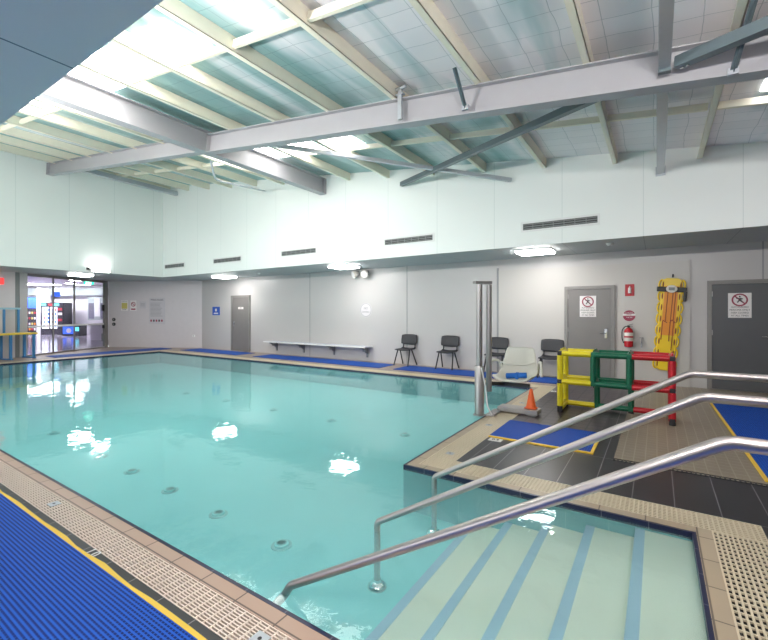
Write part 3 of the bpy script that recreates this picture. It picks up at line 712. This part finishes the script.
# bench
t = thing('wall_bench', 'long pale bench slab on four steel wall brackets, left of the chairs', 'bench', (-9.3, WY, .0))
MB().box(-2.30, 2.14, -.42, -.03, .44, .475).build('seat', 'bench', t, bevel=.006)
MB().box(-2.30, 2.14, -.425, -.42, .435, .475).build('edge_trim', 'white', t)
for x in (-2.05, -.72, .62, 1.93):
    k = MB(); k.box(x-.025, x+.025, -.05, 0, .12, .44).box(x-.02, x+.02, -.36, -.05, .40, .44).bar((x, -.3, .41), (x, -.04, .24), .03, .03).box(x-.05, x+.05, -.2, -.1, .30, .4)
    k.build('bracket', 'brack', t)

# ------------------------------------------------------------------ vents, lamps, detectors
def vent(x0, x1, z0, z1, lab):
    t = thing('air_vent', lab, 'air vent', ((x0+x1)/2, BY, (z0+z1)/2), group='air vents on the bulkhead')
    w, h = (x1-x0)/2, (z1-z0)/2
    MB().box(-w-.04, w+.04, -.012, 0, h, h+.04).box(-w-.04, w+.04, -.012, 0, -h-.04, -h).box(-w-.04, -w, -.012, 0, -h, h).box(w, w+.04, -.012, 0, -h, h).build('frame', 'white', t)
    MB().box(-w, w, -.003, 0, -h, h).build('backing', 'ventd', t)
    k = MB(); n = 3
    for i in range(n): z = -h+(i+.5)*2*h/n; k.box(-w, w, -.014, -.004, z-.008, z+.010)
    for i in range(8): x = -w+2*w*i/7; k.box(x-.006, x+.006, -.011, -.003, -h, h)
    k.build('slats', 'slat', t)
for (x0, x1, l) in ((-15.35, -14.1, 'leftmost slotted air vent, small, next to the left upper corner'), (-12.36, -10.96, 'slotted air vent above the narrow far door, second from left'),
                  (-9.11, -7.78, 'slotted air vent on upper wall, middle one of the five'), (-5.52, -4.23, 'slotted air vent on upper wall above the left chairs'), (-2.23, -.90, 'largest looking slotted air vent, rightmost, above the middle grey door')):
    vent(x0, x1, 3.125, 3.25, l)
def soflight(x, y, lab, wx=.36, wy=.3):
    t = thing('soffit_light', lab, 'ceiling light', (x, y, SZ), group='rectangular lamps on the soffit')
    MB().box(-wx, wx, -wy, wy, -.03, -.0045).build('housing', 'white', t)
    MB().box(-wx+.02, wx-.02, -wy+.02, wy-.02, -.075, -.03).build('diffuser', 'lamp', t, bevel=.01)
soflight(-2.15, 9.07, 'bright rectangular lamp on the soffit left of the middle grey door')
soflight(-7.35, 9.1, 'bright rectangular lamp on the soffit beside the twin emergency lights')
soflight(-13.1, 9.35, 'bright rectangular lamp on the soffit above the narrow grey door')
soflight(-16.55, 6.15, 'bright rectangular lamp on the soffit in front of the glass entrance', .3, .3)
for x, y, l in ((-1.0, -.2, 'leftmost of three'), (.6, .35, 'middle of three'), (2.4, .5, 'rightmost of three')):  # extra lamps added out of view, fill light for steps and near water
    soflight(x, y, 'added unseen rectangular fill lamp on the near soffit over the blue mat, %s' % l)
t = thing('floodlight', 'bright white floodlight on the left upper wall above the exit sign', 'floodlight', (LX, 6.25, 2.93))
MB().box(.02, .22, -.28, .28, -.13, .0).build('housing', 'white', t, bevel=.01)
MB().box(.03, .21, -.26, .26, .001, .02).build('lens', 'flood', t); MB().box(0, .03, -.05, .05, -.1, .05).box(0.06, .12, -.36, -.28, -.06, .02).build('bracket', 'black', t)
MB().box(.2201, .235, -.25, .25, -.11, -.01).build('front_lens', 'lamp', t)
t = thing('emergency_light', 'twin round white emergency spotlights at top of wall beside the lamp', 'emergency light', (-7.52, WY-.002, 2.62))
MB().box(-.2, .2, -.1, 0, .0, .14).build('battery_box', 'slat', t, bevel=.01)
for x, a in ((-.19, -.5), (.19, .3)):
    k = MB(); m_ = Matrix.Translation((x, -.2, .03)) @ Matrix.Rotation(a, 4, 'Z') @ Matrix.Rotation(PI/2+.3, 4, 'X')
    k.lathe([(.05, -.12), (.09, -.05), (.115, .04), (.115, .06)], n=20); k.v = [tuple(m_ @ Vector(v)) for v in k.v]; k.build('spot_head', 'label', t, smooth=True)
    k = MB().lathe([(.103, .0605), (.095, .072), (.01, .076)], n=20); k.v = [tuple(m_ @ Vector(v)) for v in k.v]; k.build('spot_lens', 'sign', t, smooth=True)
def detector(x, y, lab):
    t = thing('smoke_detector', lab, 'smoke detector', (x, y, SZ)); MB().lathe([(.01, -.05), (.04, -.045), (.065, -.02), (.07, 0)], n=20).build('cover', 'white', t, smooth=True)
    MB().lathe([(.015, -.056), (.015, -.050)], n=12).build('sensor', 'slat', t)
detector(-.75, 8.95, 'small white smoke detector on the soffit right of rightmost lamp')
detector(-11.2, 9.3, 'small white smoke detector on the soffit left of the middle vents')

# ------------------------------------------------------------------ roof structure
def ibeam(name, a, b, h, wf, m, lab, cat='beam'):
    """I section between two points at bottom flange centre; depth h upwards"""
    a = Vector(a); b = Vector(b); t = thing(name, lab, cat, tuple(a)); d = b-a; L = d.length; d.normalize()
    side = d.cross(Vector((0, 0, 1))).normalized(); up = side.cross(d)
    mt = Matrix((d, side, up)).transposed().to_4x4()
    MB().box(0, L, -.006, .006, .014, h-.014, mt).build('web', m, t)
    MB().box(0, L, -wf/2, wf/2, 0, .014, mt).build('bottom_flange', m, t)
    MB().box(0, L, -wf/2, wf/2, h-.014, h, mt).build('top_flange', m, t)
    for u in (0, L-.015): MB().box(u, u+.015, -wf/2, wf/2, 0, h, mt).build('end_plate', m, t)
    return t, mt, L
zr = lambda x: ZR(x)-.54
RY = 4.93
ibeam('roof_rafter', (LX+.003, RY, zr(LX)+.03), (-7.62, RY, zr(-7.62)+.03), .34, .17, 'steel', 'grey steel rafter running from left upper wall to the cross beam', 'beam')
t, mt, L = ibeam('roof_rafter', (-7.38, RY, zr(-7.38)), (5.99, RY, zr(5.99)), .35, .17, 'steel', 'long grey steel rafter crossing the picture to the right edge')
ibeam('cross_beam', (-7.50, NY+.003, 4.66), (-7.50, BY-.003, 4.66), .42, .20, 'steel', 'deep grey steel cross beam running from the near soffit to the back upper wall')
# purlins
def purlin(x, lab):
    t = thing('roof_purlin', lab, 'purlin', (x, NY, ZR(x)), group='cream purlins under the roof')
    L = BY-NY-.004
    MB().box(-.004, .004, .002, L, -.186, -.003).build('web', 'cream', t)
    MB().box(-.07, .004, .002, L, -.186, -.180).build('bottom_flange', 'cream', t); MB().box(-.07, -.064, .002, L, -.180, -.165).build('lip', 'cream', t)
names = ['rightmost', 'second from right', 'third from right', 'fourth from right', 'fifth from right', 'sixth from right', 'seventh from right', 'eighth from right', 'ninth from right', 'tenth from right', 'sixth from the left wall', 'fifth from the left wall', 'fourth from the left wall', 'third from the left wall', 'second from the left wall', 'closest to left wall']
PXs = []
x = .61; k = 0
while x > LX+.2:
    if abs(x+7.5) > .2:
        PXs.append(x)
    x -= 1.2
for i, x in enumerate(PXs):
    purlin(x, 'cream steel roof purlin, %s of the row' % names[i])
def bridging(x0, x1, y, lab):
    t = MB().bar((x0, 0, ZR(x0)-.10), (x1, 0, ZR(x1)-.10), .045, .085).build('purlin_bridging', 'cream', loc=(0, y, 0))
    tag(t, lab, 'bridging', 'cream bridging pieces between purlins')
for i in range(len(PXs)-1):
    a, c = PXs[i], PXs[i+1]
    if c < -7.5 < a: continue
    for y, w_ in ((3.12, 'on the near side of the rafter'), (6.60, 'on the far side of the rafter')):
        bridging(a-.075, c+.008, y, 'cream bridging %s, bay %s' % (w_.replace('on the ', ''), names[i]))
bridging(1.81, .62, 6.6, 'cream bridging piece at far right picture edge beyond the rafter')
# skylights
def skylight(x0, x1, y0, y1, lab, m='sky2'):
    b = MB(); d = .004
    b.prism([(x0, ZR(x0)-.012), (x1, ZR(x1)-.012), (x1, ZR(x1)-.003), (x0, ZR(x0)-.003)], 0, y1-y0, flip)
    tag(b.build('skylight_sheet', m, loc=(0, y0, 0)), lab, 'skylight')
skylight(-10.0, -4.68, 2.55, 3.28, 'brilliant translucent roof skylight sheet near the top left', 'sky')
skylight(-9.6, -4.86, 6.02, 6.86, 'translucent skylight sheet beyond the rafter, right of cross beam end')
skylight(1.02, 3.2, 6.15, 6.55, 'translucent skylight sheet at right edge beyond the rafter')
# long galvanised members
t = thing('roof_strut', 'flat galvanised strut dropping from top edge to the rafter, near half', 'strut', (.06, RY-.09, 3.80))
MB().box(-.05, .05, -3.85, 0, .03, .13).build('strut_tube', 'galv', t, bevel=.004); MB().box(-.051, .051, -.06, 0, 0.0, .05).build('end_cap', 'dksteel', t)
t = thing('roof_strut', 'flat galvanised strut between rafter and back upper wall, far half', 'strut', (.05, RY+.09, 3.80))
MB().box(-.055, .055, 0, BY-RY-.095, .03, .13).build('strut_tube', 'galv', t, bevel=.004); MB().box(-.07, .07, BY-RY-.11, BY-RY-.094, 0, .16).build('end_plate', 'galv', t)
def angle(name, a, b, w, m, lab, cat='brace'):
    a = Vector(a); b = Vector(b); t = thing(name, lab, cat, tuple(a)); d = (b-a); L = d.length; d.normalize(); side = d.cross(Vector((0, 0, 1))).normalized(); up = side.cross(d)
    mt = Matrix((d, side, up)).transposed().to_4x4()
    MB().box(0, L, -w/2, w/2, 0, .008, mt).build('bottom_leg', m, t); MB().box(0, L, w/2-.008, w/2, .008, w, mt).build('upright_leg', m, t)
    k = MB()
    for s in (.03, L-.12):
        k.box(s, s+.025, -.02, .005, -.012, 0, mt).box(s+.05, s+.075, -.02, .005, -.012, 0, mt)
    k.build('bolts', 'chrome', t)
    return t
angle('diagonal_brace', (-5.02, BY-.06, 4.46), (-.10, RY+.12, 3.90), .09, 'dksteel', 'dark steel angle brace from back upper wall up to the rafter')
angle('diagonal_brace', (.157, RY-.12, 3.81), (3.28, 2.72, 3.38), .10, 'dksteel', 'dark steel angle brace at top right in front of the rafter')
angle('diagonal_brace', (-7.3, RY+.12, 4.95), (-2.45, BY-.06, 4.12), .07, 'galv', 'thin pale brace from the beam crossing to the back wall')
angle('diagonal_brace', (-14.55, RY+.12, 5.76), (-14.55, BY-.01, 5.72), .14, 'galv', 'grey channel running along the left wall top behind the rafter')
def fly(x0, z0, x1, y1, z1, lab):
    a = Vector((x0, RY-.10, z0)); b = Vector((x1, y1, z1)); t = thing('fly_brace', lab, 'brace', tuple(a))
    MB().bar((0, 0, 0), tuple(b-a), .05, .008).bar((0, 0, .0), tuple(b-a), .008, .05).build('brace_angle', 'dksteel', t); MB().box(-.04, .04, -.02, .02, -.03, .03).build('foot_cleat', 'galv', t)
fly(-1.98, 4.03, -1.98, 4.5, 4.36, 'short dark fly brace on the rafter near picture middle')
fly(.57, 3.66, .66, 4.3, 4.04, 'short dark fly brace on the rafter near right edge')
t = thing('rafter_bracket', 'upright steel bracket with pipe end on the rafter above the wall', 'bracket', (-2.92, RY-.1, 4.12))
MB().box(-.03, .03, -.02, .02, 0, .44).box(-.06, .06, -.03, .03, .33, .35).build('bracket_post', 'galv', t); MB().tube([(-.12, 0, .42), (.1, -.02, .42)], .022, 12).build('pipe_end', 'galv', t, smooth=True)
t = MB().tube(smoothpath([(-7.66, 5.15, 4.60), (-7.75, 5.3, 4.30), (-7.95, 5.6, 4.35), (-9.80, BY-.04, 5.12)], .1), .022, 10).build('conduit', 'galv', smooth=True)
tag(t, 'thin bent grey conduit hanging below beam crossing at upper left', 'pipe')

# ------------------------------------------------------------------ handrails
def rail(y, xl, zl, lab):
    t = thing('handrail', lab, 'handrail', (xl, y, FZ), group='stainless handrails over the steps')
    X, Z = .175-xl, 1.11-FZ
    low = [(0, 0, .02), (0, 0, zl-FZ)] if y > 1.7 else [(-.05, PY0-y+.008, zl-FZ-.10), (-.045, 0, zl-FZ-.07), (0, 0, zl-FZ)]
    pts = smoothpath([*low, (X, 0, Z), (X+1.55, 0, Z), (X+1.55, 0, -FZ+.01)], .03, 8)
    MB().tube(pts, .022, 20).build('rail_tube', 'ss', t, smooth=True)
    if y > 1.7: MB().lathe([(.068, 0), (.066, .012), (.05, .03), (.03, .042), (.027, .06)], n=24).build('floor_flange', 'chrome', t, smooth=True)
    MB().lathe([(.06, -FZ), (.058, -FZ+.01), (.03, -FZ+.02)], (X+1.55, 0, .001), 24).build('deck_flange', 'chrome', t, smooth=True)
rail(3.25, -1.62, .065, 'stainless handrail furthest back, nearest the black tiles')
rail(2.40, -1.64, .025, 'stainless handrail in the middle, its post foot in the open water')
rail(1.60, -1.665, .012, 'thick looking stainless handrail nearest the camera crossing the whole foreground')

# ------------------------------------------------------------------ pool lift
t = thing('pool_lift', 'stainless pool lift with two tall posts, base bar and cream moulded seat', 'pool lift', (-2.0, 5.95, 0))
def T(x, y, z): return (x+2.0, y-5.95, z)
MB().tube([T(-2.0, 5.96, .0), T(-2.0, 5.96, .0)], .06) if False else None
LX1 = -2.05
k = MB().lathe([(.09, 0), (.09, .012), (.068, .02), (.068, .70), (.06, .715)], T(-2.16, 5.80, 0), 20); k.build('post_sleeve', 'dullss', t, smooth=True)
MB().tube([T(-2.16, 5.80, .7), T(-2.16, 5.80, 1.90)], .043, 16).build('post', 'dullss', t, smooth=True)
MB().bar(T(-2.22, 5.76, 1.93), T(-2.05, 5.97, 1.93), .085, .04).build('head_plate', 'dullss', t)
MB().tube([T(-2.07, 5.95, .33), T(-2.07, 5.95, 1.90)], .042, 16).build('carriage_post', 'dullss', t, smooth=True)
MB().box(*[v for p in zip(T(-1.95, 5.58, .0), T(-1.20, 5.74, .10)) for v in p]).build('base_bar', 'dullss', t) if False else None
MB().box(*[v for p in zip(T(-2.0, 6.12, .02), T(-1.42, 6.36, .085)) for v in p]).box(*[v for p in zip(T(-1.58, 6.14, .0), T(-1.45, 6.34, .02)) for v in p]).box(*[v for p in zip(T(-2.07, 5.80, .001), T(-1.95, 6.2, .03)) for v in p]).build('base_bar', 'dullss', t, bevel=.005)
MB().bar(T(-2.07, 5.98, .45), T(-1.98, 6.30, .40), .05, .05).bar(T(-2.0, 6.33, .40), T(-1.58, 6.33, .40), .06, .05).build('seat_arm', 'black', t)
MB().tube(smoothpath([T(-2.10, 5.72, .70), T(-2.04, 5.74, .4), T(-2.03, 5.76, .15), T(-1.97, 5.80, .03)], .1), .010, 10).build('hose', 'white', t, smooth=True)
# moulded seat
n = 10; V = []; F = []
prof = [(-.30, -.0), (-.22, .02), (-.08, -.01), (.08, .0), (.18, .06), (.24, .18), (.27, .32), (.30, .50)]
for (py, pz) in prof:
    for i in range(n+1):
        u = -1+2*i/n; w_ = .30 if pz < .1 else .30-.08*(pz-.1)/.4
        V.append((u*w_, py-(.03*u*u if pz > .1 else 0), pz+(.08*u**4 if pz < .1 else 0)))
for j in range(len(prof)-1):
    for i in range(n):
        a = j*(n+1)+i; F.append((a, a+1, a+n+2, a+n+1))
b = MB(); cx, cy, cz = T(-1.83, 6.50, .44); b.v = [(a+cx, c+cy, d+cz) for a, c, d in V]; b.f = F
o = b.build('seat_shell', 'seat', t, smooth=True); s = o.modifiers.new('s', 'SOLIDIFY'); s.thickness = .025; s = o.modifiers.new('u', 'SUBSURF'); s.levels = 1; s.render_levels = 1
for sx in (-1, 1):
    MB().tube(smoothpath([(cx+sx*.27, cy+.2, cz+.10), (cx+sx*.31, cy+.16, cz+.28), (cx+sx*.38, cy-.02, cz+.30), (cx+sx*.41, cy-.12, cz+.10)], .08), .021, 10).build('armrest', 'seat', t, smooth=True)
MB().tube(smoothpath([(cx-.27, cy+.12, cz+.26), (cx-.15, cy+.05, cz+.23), (cx+.12, cy+.05, cz+.235), (cx+.27, cy+.12, cz+.28)], .08), .012, 10).build('safety_strap', 'seat', t, smooth=True)
t2 = thing('foam_roll', 'blue foam roll lying on the cream pool lift seat', 'foam roll', (-1.80, 6.42, .52), .1)
k = MB().tube([(-.15, 0, -.01), (.15, 0, .02)], .042, 18); k.build('foam_body', 'noodle', t2, smooth=True); MB().tube([(-.157, 0, -.0105), (-.151, 0, -.01)], .03, 16).build('end_cap', 'slat', t2)
MB().box(-.01, .03, -.046, .046, -.044, .05).build('strap', 'noodle', t2)
# cone
t = thing('traffic_cone', 'small orange traffic cone standing on the pool lift base bar', 'cone', (-1.545, 6.27, .087))
MB().box(-.085, .085, -.075, .075, 0, .012).build('base', 'cone', t, bevel=.004); MB().lathe([(.075, .012), (.07, .02), (.022, .27), (.016, .285), (.006, .287)], n=24).build('cone_body', 'cone', t, smooth=True)

# ------------------------------------------------------------------ coloured frame
t = thing('play_frame', 'modular climbing frame in yellow, green and red plastic tubes on black feet', 'play frame', (-.53, 6.9, 0))
XS = [-1.22, -.77, -.32, .17]; Y0, Y1 = 6.67, 7.13; ZS = [.06, .46, .88]
R_ = .042
def FT(x, y, z): return (x+.53, y-6.9, z)
cols = ['fy', 'fg', 'fr']; cn = ['yellow', 'green', 'red']
def ftube(a, b_, m, nm):
    a = Vector(FT(*a)); b_ = Vector(FT(*b_)); d = (b_-a).normalized()
    # tube with two long flanges like moulded half shells
    k = MB().tube([a+d*.03, b_-d*.03], R_, 12); up = Vector((0, 1, 0)) if abs(d.y) < .5 else Vector((0, 0, 1))
    k.bar(tuple(a+d*.04), tuple(b_-d*.04), .014, R_*3.0, tuple(up)); k.build(nm, m, t, smooth=True, label=cn[cols.index(m)]+' plastic tube')
for i in range(3):
    m = cols[i]
    for y in (Y0, Y1):
        for z in ZS:
            if y == Y0 and z == ZS[0]: continue
            ftube((XS[i], y, z), (XS[i+1], y, z), m, 'rail')
    MB().box(FT(XS[i]+.03, 0, 0)[0], FT(XS[i+1]-.03, 0, 0)[0], FT(0, Y0+.03, 0)[1], FT(0, Y0+.10, 0)[1], ZS[2]-.01, ZS[2]+.025).build('top_slat', m, t, label=cn[i]+' top slat')
    MB().box(FT(XS[i]+.03, 0, 0)[0], FT(XS[i+1]-.03, 0, 0)[0], FT(0, Y1-.10, 0)[1], FT(0, Y1-.03, 0)[1], ZS[1]-.01, ZS[1]+.025).build('middle_slat', m, t, label=cn[i]+' middle slat')
for i, x in enumerate(XS):
    m = ['fy', 'fg', 'fg', 'fr'][i]
    for y in (Y0, Y1):
        lo = 0 if (i in (0, 3) or y == Y1) else 1
        for k in range(lo, 2): ftube((x, y, ZS[k]), (x, y, ZS[k+1]), m, 'post')
        for k in range(lo, 3): MB().box(*[v for p in zip(FT(x-.034, y-.034, ZS[k]-.034), FT(x+.034, y+.034, ZS[k]+.034)) for v in p]).build('connector', m if i in (1, 2) else 'black', t, bevel=.01)
        if lo == 0: MB().lathe([(.038, 0), (.038, .03), (.03, .045)], FT(x, y, .0), 14).build('foot', 'black', t)
    for z in ZS[1:] if i in (1, 2) else ZS: ftube((x, Y0, z), (x, Y1, z), m, 'side_rail')
    if i in (0, 3):
        MB().box(*[v for p in zip(FT(x-.02, Y0+.04, .08), FT(x+.02, Y0+.15, .84)) for v in p]).build('side_panel', m, t, bevel=.01, label=cn[0 if i == 0 else 2]+' side panel')

# ------------------------------------------------------------------ blue and yellow frame at left
t = thing('starting_bench', 'blue steel frame with long yellow board at the left edge by the glass', 'bench', (-17.05, 4.4, 0), .28)
MB().box(-.28, .28, -1.3, .64, .78, .83).build('yellow_board', 'yb', t, bevel=.01, label='yellow board')
for y in (-.9, -.1, .55):
    for x in (-.22, .22): MB().box(x-.03, x+.03, y-.03, y+.03, .0, .78).build('leg', 'bluep', t)
    MB().box(-.3, .3, y-.03, y+.03, .0, .04).build('foot_bar', 'bluep', t)
for y in (-.9, .0, .40): MB().box(-.28, -.23, y-.025, y+.025, .83, 1.60).build('upright', 'bluep', t)
MB().box(-.285, -.225, -1.3, .45, 1.58, 1.64).build('top_rail', 'lbluep', t, label='pale blue top rail')

# ------------------------------------------------------------------ light
for i, x in enumerate((-12.0, -8.0, -4.0, .4)):  # fill lamps added out of view to brighten ceiling and upper walls
    t = thing('floodlight', 'added unseen white uplight on near upper wall, %s of four' % ('leftmost', 'second from left', 'third from left', 'rightmost')[i], 'floodlight', (x, NY, 3.31), group='added fill uplights above the near soffit')
    MB().box(-.28, .28, .01, .19, -.13, 0).build('housing', 'white', t, bevel=.01); MB().box(-.26, .26, .02, .18, .001, .01).build('lens', 'lamp', t)
    l = bpy.data.lights.new('fill_uplight', 'AREA'); l.shape = 'RECTANGLE'; l.size = .5; l.size_y = .15; l.energy = 88; l.color = (1, .98, .95)
    lo = bpy.data.objects.new('fill_uplight', l); COL.objects.link(lo); lo.location = (x, NY+.12, 3.35); lo.rotation_euler = (PI-1.15, 0, 0)
w = bpy.data.worlds.new('world'); S.world = w; w.use_nodes = True
bg = w.node_tree.nodes['Background']; bg.inputs[0].default_value = (.93, .97, 1, 1); bg.inputs[1].default_value = 1.6
# ------------------------------------------------------------------ camera
cam = bpy.data.cameras.new('camera'); co = bpy.data.objects.new('camera', cam); COL.objects.link(co)
cam.sensor_width = 36; cam.lens = 414/768*36; cam.shift_y = -8/768; cam.clip_start = .05; cam.clip_end = 200
co.location = (0, 0, 1.5); co.rotation_euler = (PI/2, 0, math.radians(33.4)); S.camera = co
S.view_settings.view_transform = 'Standard'; S.view_settings.look = 'None'; S.view_settings.gamma = 1; S.view_settings.use_curve_mapping = False
S.view_settings.exposure = .72
S.cycles.use_denoising = True; S.cycles.max_bounces = 8; S.cycles.diffuse_bounces = 5; S.cycles.caustics_reflective = False; S.cycles.caustics_refractive = False
S.cycles.sample_clamp_indirect = 6
